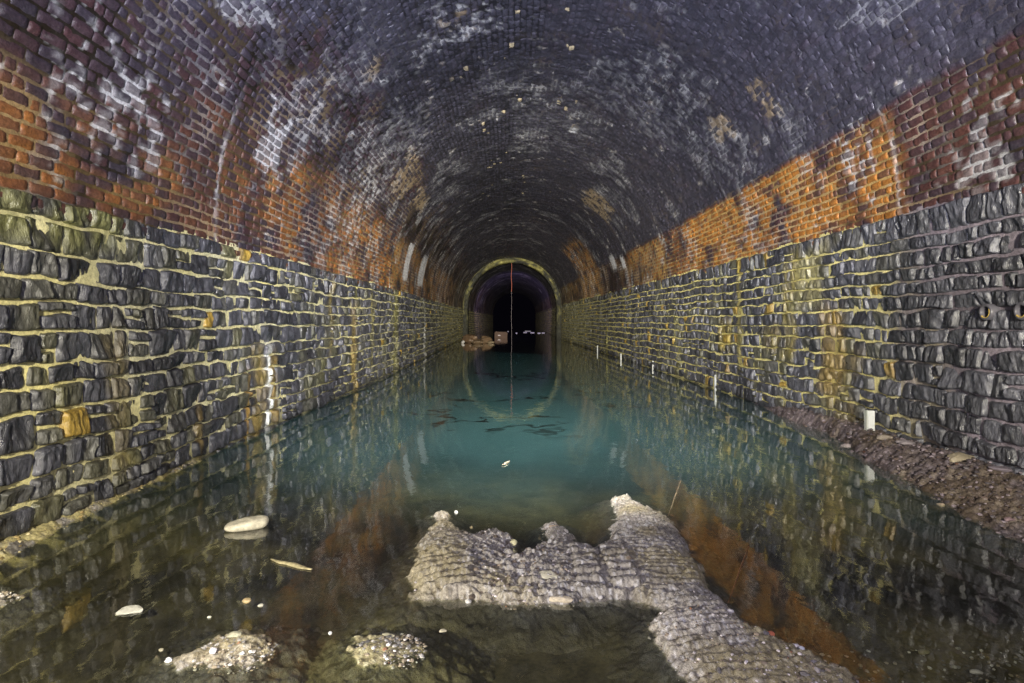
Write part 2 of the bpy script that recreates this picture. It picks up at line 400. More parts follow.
def make_wall(left):
    rg = np.random.default_rng(21 if left else 33)
    acc = Acc()
    top = ZSL if left else ZSR
    hs = []
    z = -.42
    while z < top - .12:
        h = rg.uniform(.145, .25) if left else rg.uniform(.15, .26)
        if top - (z + h) < .13: h = top - z
        hs.append((z, h)); z += h
    S = []                                        # y, z, len, height
    for (z, h) in hs:
        y = Y0 - rg.uniform(0, .4)
        while y < Y1:
            l = rg.uniform(.16, .42) * (1.0 if left else .80)
            if y > 50: l *= 1.6
            r = rg.random()
            if r < .11 and h > .21:               # two thin stones in one course
                q = h * rg.uniform(.4, .6)
                S.append((y, z, l, q)); S.append((y, z + q, l, h - q))
            elif r < .17 and h > .21:
                q = h * rg.uniform(.4, .6); w = l * rg.uniform(.4, .6)
                S.append((y, z, l, q)); S.append((y, z + q, w, h - q)); S.append((y + w, z + q, l - w, h - q))
            else: S.append((y, z, l, h))
            y += l
    S = np.array(S)
    rnd = rg.random(len(S)); rnd[(np.abs(rnd - .5) < .016) & (S[:, 0] < 6.5)] = .3
    if left: rnd[np.argmin((S[:, 0] + S[:, 2] / 2 - 4.75) ** 2 + (S[:, 1] + S[:, 3] / 2 - .80) ** 2)] = .5
    prot = rg.uniform(-.008, .022, len(S)); tx = rg.normal(0, .045, len(S)); tz = rg.normal(0, .06, len(S))
    def warp(Y, z):
        a = (fbm(Y * .9, z * .9, 1, 131) - .5); b = (vn(Y * 4.2, z * 4.2, 3, 133) - .5)
        c = (fbm(Y * .7, z * .6, 9, 135) - .5); d = (vn(Y * 5, z * 5, 13, 137) - .5)
        lock = sm(top, top - .35, z)
        return Y + (a * .14 + b * .045), z + (c * .10 + d * .036) * (.3 + .7 * lock)
    for (a, b, n, m) in ((-10, 7, 24, 17), (7, 12, 16, 11), (12, 22, 10, 8), (22, 45, 6, 5), (45, 200, 4, 4)):
        sel = (S[:, 0] >= a) & (S[:, 0] < b)
        Q = S[sel]; K = len(Q)
        g = .0045
        u = np.linspace(0, 1, n)[None, :, None]; v = np.linspace(0, 1, m)[None, None, :]
        l, hh = Q[:, 2][:, None, None], Q[:, 3][:, None, None]
        jit = rg.uniform(-.012, .012, (K, 4, 2))
        Yb = Q[:, 0][:, None, None] + g + (l - 2 * g) * u
        zb = Q[:, 1][:, None, None] + g + (hh - 2 * g) * v
        w = [(1 - u) * (1 - v), u * (1 - v), (1 - u) * v, u * v]
        Yb = Yb + sum(w[i] * jit[:, i, 0][:, None, None] for i in range(4))
        zb = zb + sum(w[i] * jit[:, i, 1][:, None, None] for i in range(4))
        ex, ez = np.minimum(u, 1 - u) * l, np.minimum(v, 1 - v) * hh
        rr = .03
        e = np.where((ex < rr) & (ez < rr), rr - np.sqrt((rr - ex) ** 2 + (rr - ez) ** 2), np.minimum(ex, ez))
        Yb, zb, e = np.broadcast_arrays(Yb, zb, e)
        Yw, zw = warp(Yb, zb)
        e2 = e + (fbm(Yw * 16, zw * 16, 0, 141) - .5) * .018
        k = rnd[sel][:, None, None] * 40
        cleft = np.abs(fbm(Yw * 5.5 + k, zw * 2.6 + k, k, 143, 4) - .5) * 2       # split faces with upright ridges
        lump = fbm(Yw * 5 + k, zw * 4, k, 145, 3) - .5
        fine = fbm(Yw * 38, zw * 15, 0, 147, 2) - .5
        face = sm(-.002, .020, e2)
        h = -.019 + face * (.036 + prot[sel][:, None, None] + (.35 - cleft) * .075 + lump * .05 + fine * .022
             + tx[sel][:, None, None] * (u - .5) * l * 2 + tz[sel][:, None, None] * (v - .5) * hh * 2)
        h = h + (fbm(Yw * 1.2, zw * 1.2, 7, 149) - .5) * .05
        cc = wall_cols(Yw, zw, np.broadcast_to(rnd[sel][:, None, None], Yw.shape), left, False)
        acc.add(wall_pt(Yw, zw, h, left), cc, n, m, 0, flip=left)
    for (a, b, d) in ((Y0, 9, .03), (9, 20, .06), (20, 50, .14), (50, Y1, .4)):
        n, m = int((b - a) / d) + 1, int((top + .42) / d) + 1
        Yg, zg = np.meshgrid(np.linspace(a, b, n), np.linspace(-.42, top + .03, m), indexing='ij')
        h = (fbm(Yg * 1.2, zg * 1.2, 7, 149) - .5) * .05 + (fbm(Yg * 14, zg * 14, 1, 151) - .5) * .016
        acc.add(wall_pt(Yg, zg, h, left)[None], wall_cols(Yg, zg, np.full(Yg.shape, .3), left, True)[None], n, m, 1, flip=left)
    o = acc.build('wall_left' if left else 'wall_right', [M_STONE, M_MORTAR])
    tag(o, 'rock-faced dark stone side wall with %s' % ('yellow-cream mortar joints and white lime drips' if left else 'ochre stains and a gravel bank at its foot'), 'wall', kind='structure')

make_vault(); make_wall(True); make_wall(False)

# ------------------------------------------------------------------ arch rib far in
def make_rib():
    acc = Acc()
    n, m = 220, 13
    prof = [(0, -.02), (0, .09), (0, .18), (0, .27), (0, .36), (.1, .41), (.25, .42), (.4, .42), (.55, .41), (.62, .35), (.62, .22), (.62, .1), (.62, -.02)]
    path = []
    zz = -.4
    pts = []
    for k in range(40): pts.append((XR, -.4 + (ZC + .4) * k / 40, -1, 0))
    for k in range(140):
        t = math.pi * k / 139; pts.append((CX + R0 * math.cos(t), ZC + R0 * math.sin(t), -math.cos(t), -math.sin(t)))
    for k in range(1, 41): pts.append((XL, ZC - (ZC + .4) * k / 40, 1, 0))
    pts = np.array(pts); pr = np.array(prof); sh = float(shift(YRIB))
    s = np.arange(len(pts))[:, None] * .09
    j = (fbm(s * 2, pr[None, :, 0] * 5 + pr[None, :, 1] * 9, 0, 161) - .5) * .12
    h = pr[None, :, 1] + j
    Yv = YRIB + pr[None, :, 0] + j * .5
    V = np.stack([pts[:, 0][:, None] + sh + pts[:, 2][:, None] * h, np.broadcast_to(Yv, h.shape), pts[:, 1][:, None] + pts[:, 3][:, None] * h], -1)
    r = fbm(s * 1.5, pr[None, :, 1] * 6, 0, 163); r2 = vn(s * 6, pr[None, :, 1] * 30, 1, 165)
    c = L(np.array([.018, .018, .014]), np.array([.13, .12, .04]), np.clip((r - .44) * 3.0 + .35 * sm(5, 6.5, pts[:, 1])[:, None], 0, 1) * sm(.5, 4.0, pts[:, 1])[:, None]) * (.5 + r2)[..., None]  # ragged yellow stain; light on the crown and dimness down the sides are painted in
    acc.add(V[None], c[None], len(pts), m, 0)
    o = acc.build('trim_1', [M_BED]); tag(o, 'yellow-stained masonry arch rib ringing the tunnel far in, lit crown and dim sides painted on', 'arch rib', kind='structure')
make_rib()

# ------------------------------------------------------------------ bed and water
def bed_z(X, Y):
    z = -.115 + (fbm(X * .9, Y * .9, 0, 171) - .5) * .07 + (fbm(X * 5, Y * 5, 0, 173) - .5) * .02
    z = z - .28 * sm(5.0, 10, Y)
    z = z + .05 * sm(1.2, 2.2, X) * sm(4.0, 2.4, Y)
    return z
def bed_col(X, Y):
    f = fbm(X * 1.3, Y * 1.3, 1, 175, 4)
    c = L(np.array([.020, .017, .012]), np.array([.075, .064, .030]), np.clip((f - .38) * 4, 0, 1))
    c = L(c, np.array([.15, .12, .035]), sm(1.0, 2.0, X) * sm(3.6, 2.8, Y) * np.clip((f - .3) * 3, 0, 1) * .8)
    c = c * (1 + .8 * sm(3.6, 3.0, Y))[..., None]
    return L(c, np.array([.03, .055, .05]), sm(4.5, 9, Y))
def make_bed():
    acc = Acc()
    for (a, b, d) in ((Y0, 9, .04), (9, 30, .12), (30, Y1, .6)):
        n, m = int((b - a) / d) + 1, int(9.2 / d) + 1
        Yg, Xg = np.meshgrid(np.linspace(a, b, n), np.linspace(-.2 + XL - .9, XR + .3, m), indexing='ij')
        z = bed_z(Xg, Yg)
        c = bed_col(Xg, Yg)
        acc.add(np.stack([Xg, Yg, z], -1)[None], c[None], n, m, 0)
    o = acc.build('floor', [M_BED]); tag(o, 'silted tunnel bed seen through clear shallow water', 'tunnel floor', kind='structure')
make_bed()
def make_water():
    Yg, Xg = np.meshgrid(np.linspace(Y0, Y1, 60), np.linspace(XL - .95, XR + .05, 12), indexing='ij')
    o = mesh('water', np.stack([Xg, Yg, np.zeros_like(Xg)], -1).reshape(-1, 3), grid_faces(60, 12, True), M_WATER)
    tag(o, 'still teal flood water covering the tunnel floor', 'water', kind='structure')
make_water()

# ------------------------------------------------------------------ mud and gravel banks
def psd(X, Y, P):
    """signed distance to a polygon, positive inside"""
    d = np.full(X.shape, 1e9); ins = np.zeros(X.shape, bool)
    n = len(P)
    for i in range(n):
        (x0, y0), (x1, y1) = P[i], P[(i + 1) % n]
        ex, ey = x1 - x0, y1 - y0
        t = np.clip(((X - x0) * ex + (Y - y0) * ey) / (ex * ex + ey * ey + 1e-12), 0, 1)
        d = np.minimum(d, (X - x0 - t * ex) ** 2 + (Y - y0 - t * ey) ** 2)
        c = (y0 > Y) != (y1 > Y)
        xi = x0 + (Y - y0) * ex / (ey if abs(ey) > 1e-12 else 1e-12)
        ins ^= c & (X < xi)
    return np.where(ins, 1, -1) * np.sqrt(d)

def bank(name, poly, hfun, cfun, res, label, cat, margin=.5, rag=.05, cut=-.2, ragf=7):
    P = [px2g(*p) for p in poly]
    xs, ys = [p[0] for p in P], [p[1] for p in P]
    nx, ny = int((max(xs) - min(xs) + 2 * margin) / res), int((max(ys) - min(ys) + 2 * margin) / res)
    Yg, Xg = np.meshgrid(np.linspace(min(ys) - margin, max(ys) + margin, ny), np.linspace(min(xs) - margin, max(xs) + margin, nx), indexing='ij')
    sd = psd(Xg, Yg, P) + (fbm(Xg * ragf, Yg * ragf, 0, 181, 4) - .5) * rag + (fbm(Xg * 28, Yg * 28, 0, 183, 2) - .5) * rag * .5
    z = hfun(Xg, Yg, sd)
    f = grid_faces(ny, nx)
    keepv = (sd > -margin * .85).ravel()
    f = f[keepv[f].all(1)]
    used = np.unique(f); mp = -np.ones(nx * ny, int); mp[used] = np.arange(len(used))
    V = np.stack([Xg, Yg, z], -1).reshape(-1, 3)[used]
    c = L(cfun(Xg, Yg, sd, z), bed_col(Xg, Yg), sm(-.012, -.075, z)).reshape(-1, 3)[used]
    o = mesh(name, V, mp[f][:, ::-1], M_MUD, col=c)
    tag(o, label, cat, kind='stuff')
    return P, sd, Xg, Yg, z

MUD = np.array([.37, .335, .28])
def edge(sd, h, slope=.22):                       # flat top that drops below the water outside the outline
    return np.where(sd > 0, h * (1 - np.exp(-sd / .05)), sd * slope)

MAIN = [(410, 601), (409, 575), (417, 549), (431, 531), (437, 514), (446, 514), (454, 529), (470, 537), (492, 533), (508, 535), (514, 546), (516, 560), (523, 552), (537, 548), (549, 541), (545, 526),
        (556, 524), (566, 532), (576, 545), (590, 551), (606, 546), (612, 530), (617, 514), (611, 500), (628, 498), (650, 509), (669, 522), (686, 545), (695, 568), (708, 584), (714, 601), (738, 622),
        (776, 640), (815, 656), (850, 676), (930, 740), (730, 740), (690, 690), (672, 660), (652, 628), (662, 610), (640, 603), (600, 598), (572, 601), (545, 604), (515, 606), (480, 600), (450, 602)]
def h_main(X, Y, sd):
    # the tracked vehicle's path bends to the right towards the camera
    w = (fbm(X * 2.2, Y * 2.2, 0, 191) - .5)
    ph = Y * 1.0 + X * .12 + w * .16 + np.where(Y < 3.3, (X - .9) * -.25, 0)
    rip = np.abs(((ph / .060) % 1) - .5) * 2
    rip = rip ** 1.3
    amp = .024 * (.35 + 1.0 * fbm(X * 3, Y * 3, 4, 193))
    xt1, xt2 = px2g(590, 580)[0], px2g(620, 580)[0]
    xa, xb, xc = px2g(575, 580)[0], px2g(604, 580)[0], px2g(637, 580)[0]
    t1 = sm(xa - .02, xa + .02, X) * sm(xb - .0, xb - .03, X); t2 = sm(xb + .01, xb + .04, X) * sm(xc + .02, xc - .02, X)
    tin = sm(3.2, 3.35, Y) * sm(4.2, 3.9, Y)
    big = (sm(.25, .6, np.abs(((Y / .105 + t2 * .42) % 1) - .5) * 2))
    # left lobe: broad parallel lugs
    lob = sm(-.20, -.3, X) * sm(3.2, 3.3, Y) * sm(4.0, 3.7, Y)
    ph2 = Y + .05 * np.sin(X * 7); big2 = sm(.2, .8, np.abs(((ph2 / .085) % 1) - .5) * 2)
    top = .030 + .03 * fbm(X * 2, Y * 2, 8, 195)
    z = edge(sd, 1.0)
    ins = sm(-.01, .05, sd)
    k = (t1 + t2) * tin
    rel = rip * amp * (1 - k) * (1 - lob * .6) + k * (big * .055 - .02) + lob * (big2 * .036)
    rough = (fbm(X * 26, Y * 26, 0, 197, 3) - .5)
    rub = sm(.35, .05, np.abs(X - px2g(522, 575)[0])) * sm(3.1, 3.4, Y)
    z = np.where(sd > 0, top * (1 - np.exp(-sd / .06)), np.maximum(sd * .45, -.2)) + ins * (rel + rough * (.030 + .045 * rub) + (fbm(X * 60, Y * 60, 5, 199, 2) - .5) * .012)
    return z
def c_mud(X, Y, sd, z):
    f = fbm(X * 3, Y * 3, 2, 201, 3)
    c = L(MUD * .75, MUD * 1.25, np.clip((f - .3) * 2.5, 0, 1))
    c = L(c, np.array([.62, .60, .58]), (vn(X * 80, Y * 80, 0, 203) > .72) * .75)
    c = L(c, np.array([.10, .085, .075]), (vn(X * 70, Y * 70, 4, 205) > .72) * .75)
    c = L(c, np.array([.33, .27, .11]), np.clip((fbm(X * 2.1, Y * 2.1, 9, 207) - .5) * 4, 0, .6))
    return c * (1 - .78 * (1 - sm(-.010, .005, z)))[..., None]
bank('mud_bank', MAIN, h_main, c_mud, .0075, 'grey-brown mud bank with ribbed vehicle track marks, rising from the water', 'mud bank', rag=.12, margin=.5)

def h_gr(top, rg):
    def f(X, Y, sd):
        base = np.where(sd > 0, top * (1 - np.exp(-sd / .07)) * (.5 + fbm(X * 4, Y * 4, 1, 211)), sd * .36)
        return base + sm(-.02, .05, sd) * (fbm(X * 30, Y * 30, 0, 213, 3) - .5) * rg
    return f
MOUNDS = [([(165, 663), (190, 655), (215, 640), (240, 634), (266, 637), (276, 645), (266, 658), (250, 668), (225, 669), (195, 665)], .045, .03, 'grey gravel mound breaking the water below the floating wood sliver'),
          ([(350, 650), (360, 641), (385, 634), (407, 637), (419, 645), (420, 657), (408, 664), (385, 665), (362, 660)], .022, .014, 'low olive-brown gravel mound beside the mud bank'),
          ([(-60, 585), (-10, 592), (8, 594), (15, 598), (6, 603), (-20, 606), (-70, 610)], .03, .02, 'small pale gravel patch at the foot of the yellow-jointed wall')]
for i, (poly, top, rg, lab) in enumerate(MOUNDS):
    def c_g(X, Y, sd, z, i=i):
        c = c_mud(X, Y, sd, z)
        return c * np.array([1.15, 1.12, .72]) if i == 1 else c
    bank('gravel_mound', poly, h_gr(top, rg), c_g, .008, lab, 'gravel mound', rag=.17, margin=.48, ragf=12)

RB = [(790, 421), (822, 431), (850, 446), (868, 462), (905, 478), (935, 497), (960, 512), (990, 527), (1024, 541), (1080, 572), (1180, 610), (1300, 560), (1300, 500), (1024, 470), (880, 425), (800, 408)]
def h_rb(X, Y, sd):
    wallx = XR - X
    t = .20 * sm(1.1, .1, wallx) * sm(11.5, 8.5, Y) + .02
    return np.where(sd > 0, t * (1 - np.exp(-sd / .10)), sd * .3) + sm(-.02, .05, sd) * ((fbm(X * 26, Y * 26, 0, 221, 3) - .5) * .085 + (fbm(X * 6, Y * 6, 0, 223, 3) - .5) * .07)
def c_rb(X, Y, sd, z):
    c = c_mud(X, Y, sd, z) * np.array([.19, .165, .20])
    return L(c, np.array([.16, .13, .10]), np.clip((fbm(X * 5, Y * 5, 3, 225) - .6) * 5, 0, .6))
P = [px2g(*p) for p in RB[:11]] + [(XR + .12, 2.6), (XR + .12, 12.0)]
def bank_w(name, P, hf, cf, res, lab, cat, **kw):
    global px2g
    keep = px2g; px2g = lambda a, b: (a, b)
    try: return bank(name, P, hf, cf, res, lab, cat, **kw)
    finally: px2g = keep
bank_w('gravel_bank', P, h_rb, c_rb, .016, 'dark purple-grey gravel bank along the foot of the wall by the white post', 'gravel bank', rag=.14)
PL = [(XL - .1, 1.5), (XL - .1, 6.6), (XL + .02, 6.6), (XL + .06, 5.0), (XL + .13, 4.3), (XL + .20, 3.9), (XL + .2, 3.4), (XL + .3, 2.6), (XL + .3, 1.5)]
def h_lb(X, Y, sd): return np.where(sd > 0, .05 * (1 - np.exp(-sd / .06)), sd * .36) + sm(-.02, .05, sd) * ((fbm(X * 26, Y * 26, 0, 231, 3) - .5) * .05)
def c_lb(X, Y, sd, z): return L(c_mud(X, Y, sd, z) * .55, np.array([.42, .36, .15]), np.clip((fbm(X * 9, Y * 9, 3, 235) - .5) * 6, 0, .8))
bank_w('gravel_ledge', PL, h_lb, c_lb, .012, 'narrow mossy gravel ledge under the yellow-jointed stone wall', 'gravel ledge', rag=.10)

# ------------------------------------------------------------------ loose stones
def rock_data(seed, sub=2, rough=.35, freq=1.6, flat=0.0):
    import bmesh
    bm = bmesh.new(); bmesh.ops.create_icosphere(bm, subdivisions=sub, radius=1)
    v = np.array([x.co[:] for x in bm.verts]); f = np.array([[x.index for x in p.verts] for p in bm.faces]); bm.free()
    n = fbm(v[:, 0] * freq + seed * 3.1, v[:, 1] * freq + 5, v[:, 2] * freq + 9, seed, 3) - .5
    v = v * (1 + rough * 2 * n)[:, None]
    # chip it with a few flat cuts
    rg = np.random.default_rng(seed)
    for _ in range(5):
        d = rg.normal(size=3); d /= np.linalg.norm(d); c = rg.uniform(.55, .85)
        p = v @ d; v = v - np.where(p > c, p - c, 0)[:, None] * d[None] * .85
    v = v / np.abs(v).max(0)
    return v, f

ROCKS = [rock_data(s, 2) for s in range(8)]
SMALL = [rock_data(s + 20, 1) for s in range(6)]
# fine gravel: nobody could count it
def gravel(name, spots, label, tint):
    vs, fs, cs, n = [], [], [], 0
    for (x, y, z, s) in spots:
        v, f = SMALL[RNG.integers(6)]
        a = RNG.uniform(0, 6.28); ca, sa = math.cos(a), math.sin(a)
        w = v * np.array([s, s * RNG.uniform(.6, 1), s * RNG.uniform(.4, .75)])
        w = np.stack([w[:, 0] * ca - w[:, 1] * sa + x, w[:, 0] * sa + w[:, 1] * ca + y, w[:, 2] + z], 1)
        vs.append(w); fs.append(f + n); n += len(v)
        g = RNG.random()
        c = np.array([.58, .55, .52]) * (.25 + 1.35 * RNG.random() ** 1.8) if g < .5 else np.array([.30, .25, .18]) * RNG.uniform(.4, 1.3) if g < .985 else np.array([.30, .16, .09])
        cs.append(np.tile(c * tint, (len(v), 1)))
    o = mesh(name, np.concatenate(vs), np.concatenate(fs), M_ROCK, col=np.concatenate(cs), smooth=False)
    tag(o, label, 'gravel', kind='stuff')

def sample(P, n, hf, smin, smax, inside=.0, dens=None, z0=0):
    xs, ys = [p[0] for p in P], [p[1] for p in P]
    out = []
    X = RNG.uniform(min(xs) - .15, max(xs) + .15, n * 6); Y = RNG.uniform(max(min(ys) - .15, 2.2), max(ys) + .15, n * 6)
    sd = psd(X, Y, P) + (fbm(X * 7, Y * 7, 0, 181, 4) - .5) * .09
    z = hf(X, Y, sd)
    k = (sd > inside)
    if dens is not None: k &= RNG.random(len(X)) < dens(X, Y)
    idx = np.nonzero(k)[0][:n]
    for i in idx:
        s = smin + (smax - smin) * RNG.random() ** 3.5
        out.append((X[i], Y[i], z[i] + s * .15, s))
    return out
PM = [px2g(*p) for p in MAIN]
rubx = px2g(522, 575)[0]
sp = sample(PM, 2600, h_main, .003, .011, -.03, lambda X, Y: .25 + .75 * ((np.abs(X - rubx) < .3) | (Y < 3.15)))
sp += sample(PM, 420, h_main, .008, .024, -.05, lambda X, Y: (np.abs(X - rubx) < .28) * sm(3.2, 3.4, Y) + .02 + .5 * (Y < 3.1) * (X > 1.0))
gravel('gravel', sp, 'fine pale gravel strewn over the ribbed mud bank', np.array([1.1, 1.05, 1.05]))
sp = []
for (poly, top, rg, lab) in MOUNDS:
    sp += sample([px2g(*p) for p in poly], 500, h_gr(top, rg), .003, .014, -.02)
gravel('gravel', sp, 'fine pale gravel covering the small mounds in the water', np.array([1.15, 1.15, 1.1]))
sp = sample(P, 5200, h_rb, .006, .028, -.04)
gravel('gravel', sp, 'loose dark gravel strewn over the bank along the wall', np.array([.26, .225, .27]))
sp = sample(PL, 500, h_lb, .005, .02, -.03)
gravel('gravel', sp, 'loose yellowish gravel along the ledge under the wall', np.array([.95, .85, .5]))
# pebbles on the olive shallows
sp = [(*px2g(RNG.uniform(770, 1020), RNG.uniform(632, 682)), -.075, RNG.uniform(.004, .013)) for _ in range(160)]
gravel('gravel', [(x, y, float(bed_z(x, y)) + .004, s) for x, y, z, s in sp], 'scattered pebbles lying on the olive shallow bed', np.array([1, 1, .8]))

rock_meshes = {}
def stone(px, py, wpx, hk, dk, col, label, cat='stone', z=None, name='stone', rz=None, group=None, seed=0, zoff=.25):
    """single stone: pixel of its foot, width in px, height and depth as shares of the width"""
    x, y = px2g(px, py)
    w = wpx * y / F / 2
    key = (tuple(col), seed)
    if key not in rock_meshes:
        v, f = ROCKS[seed % 8]
        o = mesh(name, v, f, M_ROCK, col=np.tile(np.array(col), (len(v), 1)), smooth=False)
        rock_meshes[key] = o.data
    else:
        o = bpy.data.objects.new(name, rock_meshes[key]); C.objects.link(o)
    o.scale = (w, w * dk, w * hk)
    zz = z if z is not None else 0
    o.location = (x, y + w * dk * .5, zz + w * hk * zoff)
    o.rotation_euler = (0, 0, rz if rz is not None else random.uniform(-.3, .3))
    return tag(o, label, cat, group)

def hm(px, py):
    x, y = px2g(px, py); x = np.array([x]); y = np.array([y])
    sd = psd(x, y, PM)
    return float(h_main(x, y, sd)[0])
CR = (.70, .64, .42); GR = (.48, .46, .44); WH = (.82, .80, .74); TN = (.50, .40, .24)
# the big flat cream stone is modelled on its own: a long slab with a rounded end
def cream_stone():
    x, y = px2g(245, 529)
    n, m = 40, 14
    t = np.linspace(0, 2 * math.pi, n, endpoint=False); q = np.linspace(0, 1, m)
    prof_r = np.sin(np.minimum(q * 1.0, 1) * math.pi) ** .35; prof_z = -np.cos(q * math.pi)
    R = 1 + .07 * np.sin(2 * t + .4) + .05 * np.cos(3 * t)
    sq = lambda a: np.sign(a) * np.abs(a) ** .75
    V = []
    for j in range(m):
        for i in range(n):
            k = fbm(np.cos(t[i]) * 1.5, np.sin(t[i]) * 1.5, q[j] * 2, 77) - .5
            V.append((.145 * R[i] * prof_r[j] * sq(math.cos(t[i])) * (1 + .1 * k), .088 * R[i] * prof_r[j] * sq(math.sin(t[i])) * (1 + .1 * k), .036 * prof_z[j] * (1 + .25 * math.cos(t[i])) + .012 * k))
    Fc = [(j * n + i, j * n + (i + 1) % n, (j + 1) * n + (i + 1) % n, (j + 1) * n + i) for j in range(m - 1) for i in range(n)]
    V = np.array(V); col = np.tile(np.array([.56, .52, .40]), (len(V), 1)) * (.8 + .4 * fbm(V[:, 0] * 14, V[:, 1] * 26, 0, 5))[:, None]
    o = mesh('flat_stone', V, Fc, M_ROCK, col=col)
    o.location = (x, y + .02, .030); o.rotation_euler = (0, -.06, .25)
    tag(o, 'long flat cream stone lying alone on the water', 'stone')
cream_stone()
stone(128, 614, 27, .28, .7, (.50, .49, .42), 'thin pale stone flake breaking the water between the cream stone and the gravel mound', seed=2, rz=.1)
stone(246, 602, 9, .5, .8, (.50, .38, .20), 'small ochre stone in open water below the wood sliver', seed=3)
stone(260, 606, 6, .5, .8, (.5, .48, .38), 'tiny grey pebble beside the small ochre stone', 'pebble', name='pebble', seed=4)
stone(209, 618, 5, .5, .8, (.75, .74, .6), 'tiny white pebble in open water above the gravel mound', 'pebble', name='pebble', seed=5)
stone(168, 662, 8, .8, .9, (.85, .85, .85), 'bright white pebble at the tip of the grey gravel mound', 'pebble', name='pebble', seed=1)
stone(233, 645, 15, .45, .7, (.42, .40, .28), 'olive-grey stone on top of the grey gravel mound', z=.04, seed=6)
stone(212, 659, 8, .7, .9, (.85, .82, .84), 'round white stone on the near slope of the grey gravel mound', z=.03, seed=7)
stone(160, 651, 6, .5, .8, (.6, .56, .4), 'tan pebble in the water beyond the tip of the grey gravel mound', 'pebble', name='pebble', seed=0)
stone(468, 603, 7, .8, .9, (.75, .72, .62), 'pale stone in the water just off the straight edge of the mud bank', seed=1)
stone(548, 586, 25, .35, .75, (.74, .69, .50), 'flat cream slab half buried in the rubble of the mud bank', z=hm(548, 586), seed=2)
stone(562, 604, 28, .28, .5, (.72, .62, .44), 'buff slab along the water edge of the mud bank', z=.01, seed=5)
stone(512, 547, 11, .6, .8, (.80, .74, .42), 'yellowish stone at the tip of the rubble between track marks', z=.02, seed=4)
stone(507, 558, 10, .6, .8, (.62, .60, .56), 'grey stone just below the yellowish stone on the mud bank', z=.03, seed=3)
stone(517, 569, 10, .8, .8, (.86, .82, .70), 'upright white stone in the rubble of the mud bank', z=.02, seed=7)
stone(508, 568, 16, .4, .7, (.78, .75, .66), 'flat pale stone leaning against the upright white stone', z=.03, seed=1)
stone(441, 518, 7, .8, .8, (.50, .34, .16), 'rusty stone on the pointed tip of the mud bank', z=.01, seed=2)
stone(456, 513, 4, .9, .8, WH, 'tiny white pebble in teal water beside the rusty stone', 'pebble', name='pebble', seed=3)
stone(471, 528, 3.5, .8, .8, (.5, .4, .2), 'tiny brown pebble in the bay of the mud bank', 'pebble', name='pebble', seed=4)
stone(488, 538, 5, .9, .8, WH, 'small white pebble on the far edge of the mud bank', 'pebble', name='pebble', seed=5, z=.01)
stone(553, 532, 9, .8, .8, (.48, .38, .26), 'brown stone capping the middle spur of the mud bank', z=.02, seed=0)
stone(565, 536, 7, .9, .8, (.75, .70, .62), 'pale stone beside the brown stone on the middle spur', z=.02, seed=6)
stone(582, 549, 5, .8, .8, (.58, .5, .22), 'small yellow-brown stone in the notch beside the ribbed tracks', z=.0, seed=1)
stone(772, 638, 8, .7, .9, (.70, .22, .12), 'red-orange brick fragment at the water edge of the mud bank', 'brick fragment', name='brick_fragment', seed=3, z=.01)
stone(764, 636, 10, .4, .6, (.55, .48, .22), 'yellowish flat stone touching the red-orange fragment', seed=4, z=.01)
stone(723, 606, 10, .3, .6, (.62, .62, .60), 'thin grey stone flake in the water by the mud bank bend', seed=2)
stone(730, 620, 9, .5, .7, (.66, .62, .60), 'pale angular stone on the bank where the tail begins', seed=6, z=.04)
stone(802, 652, 6, .8, .8, (.7, .7, .72), 'light grey pebble at the tail end of the mud bank', 'pebble', name='pebble', seed=7, z=.01)
stone(978, 664, 12, .4, .7, (.60, .56, .46), 'pale stone on the olive shallows away from the bank', seed=5, z=-.045)
stone(925, 641, 12, .4, .7, (.30, .26, .12), 'olive stone sunk in the shallows before the gravel bank', seed=6, z=-.06)
stone(388, 639, 14, .3, .6, (.50, .46, .30), 'thin flake at the far edge of the low olive mound', seed=1, z=.01)
stone(443, 632, 8, .4, .7, (.55, .50, .34), 'small tan stone in water between the low mound and the mud bank', seed=2, z=.0)
stone(330, 634, 4, .9, .9, WH, 'tiny white pebble in water left open beside the low olive mound', 'pebble', name='pebble', seed=3)
stone(600, 600, 6, .6, .8, (.7, .66, .6), 'small pale pebble beneath the ribbed track end', 'pebble', name='pebble', seed=4, z=.01)

def ghb(x, y):
    a, b = np.array([x]), np.array([y]); return float(h_rb(a, b, psd(a, b, P))[0])
for (px, py, w, c, lab) in ((962, 468, 26, (.20, .17, .12), 'tan flat slab lying on the dark gravel bank against the wall'),
                            (905, 452, 16, (.16, .14, .15), 'dark block at the wall foot beyond the tan slab'),
                            (885, 445, 14, (.20, .17, .14), 'brown block at the wall foot next to the white post'),
                            (1000, 480, 20, (.13, .11, .13), 'dark stone on the gravel bank nearer than the tan slab'),
                            (940, 490, 9, (.30, .24, .18), 'small brown stone midway down the gravel bank'),
                            (1010, 512, 10, (.16, .11, .12), 'pinkish stone low on the gravel bank'),
                            (846, 436, 12, (.20, .17, .17), 'grey-brown stone on the gravel beyond the white post')):
    x, y = px2g(px, py, .12)
    z = ghb(x, y)
    o = stone(px, py, w, .4, .7, c, lab, seed=(px % 8), z=z); o.location = (x, y, z + .01)

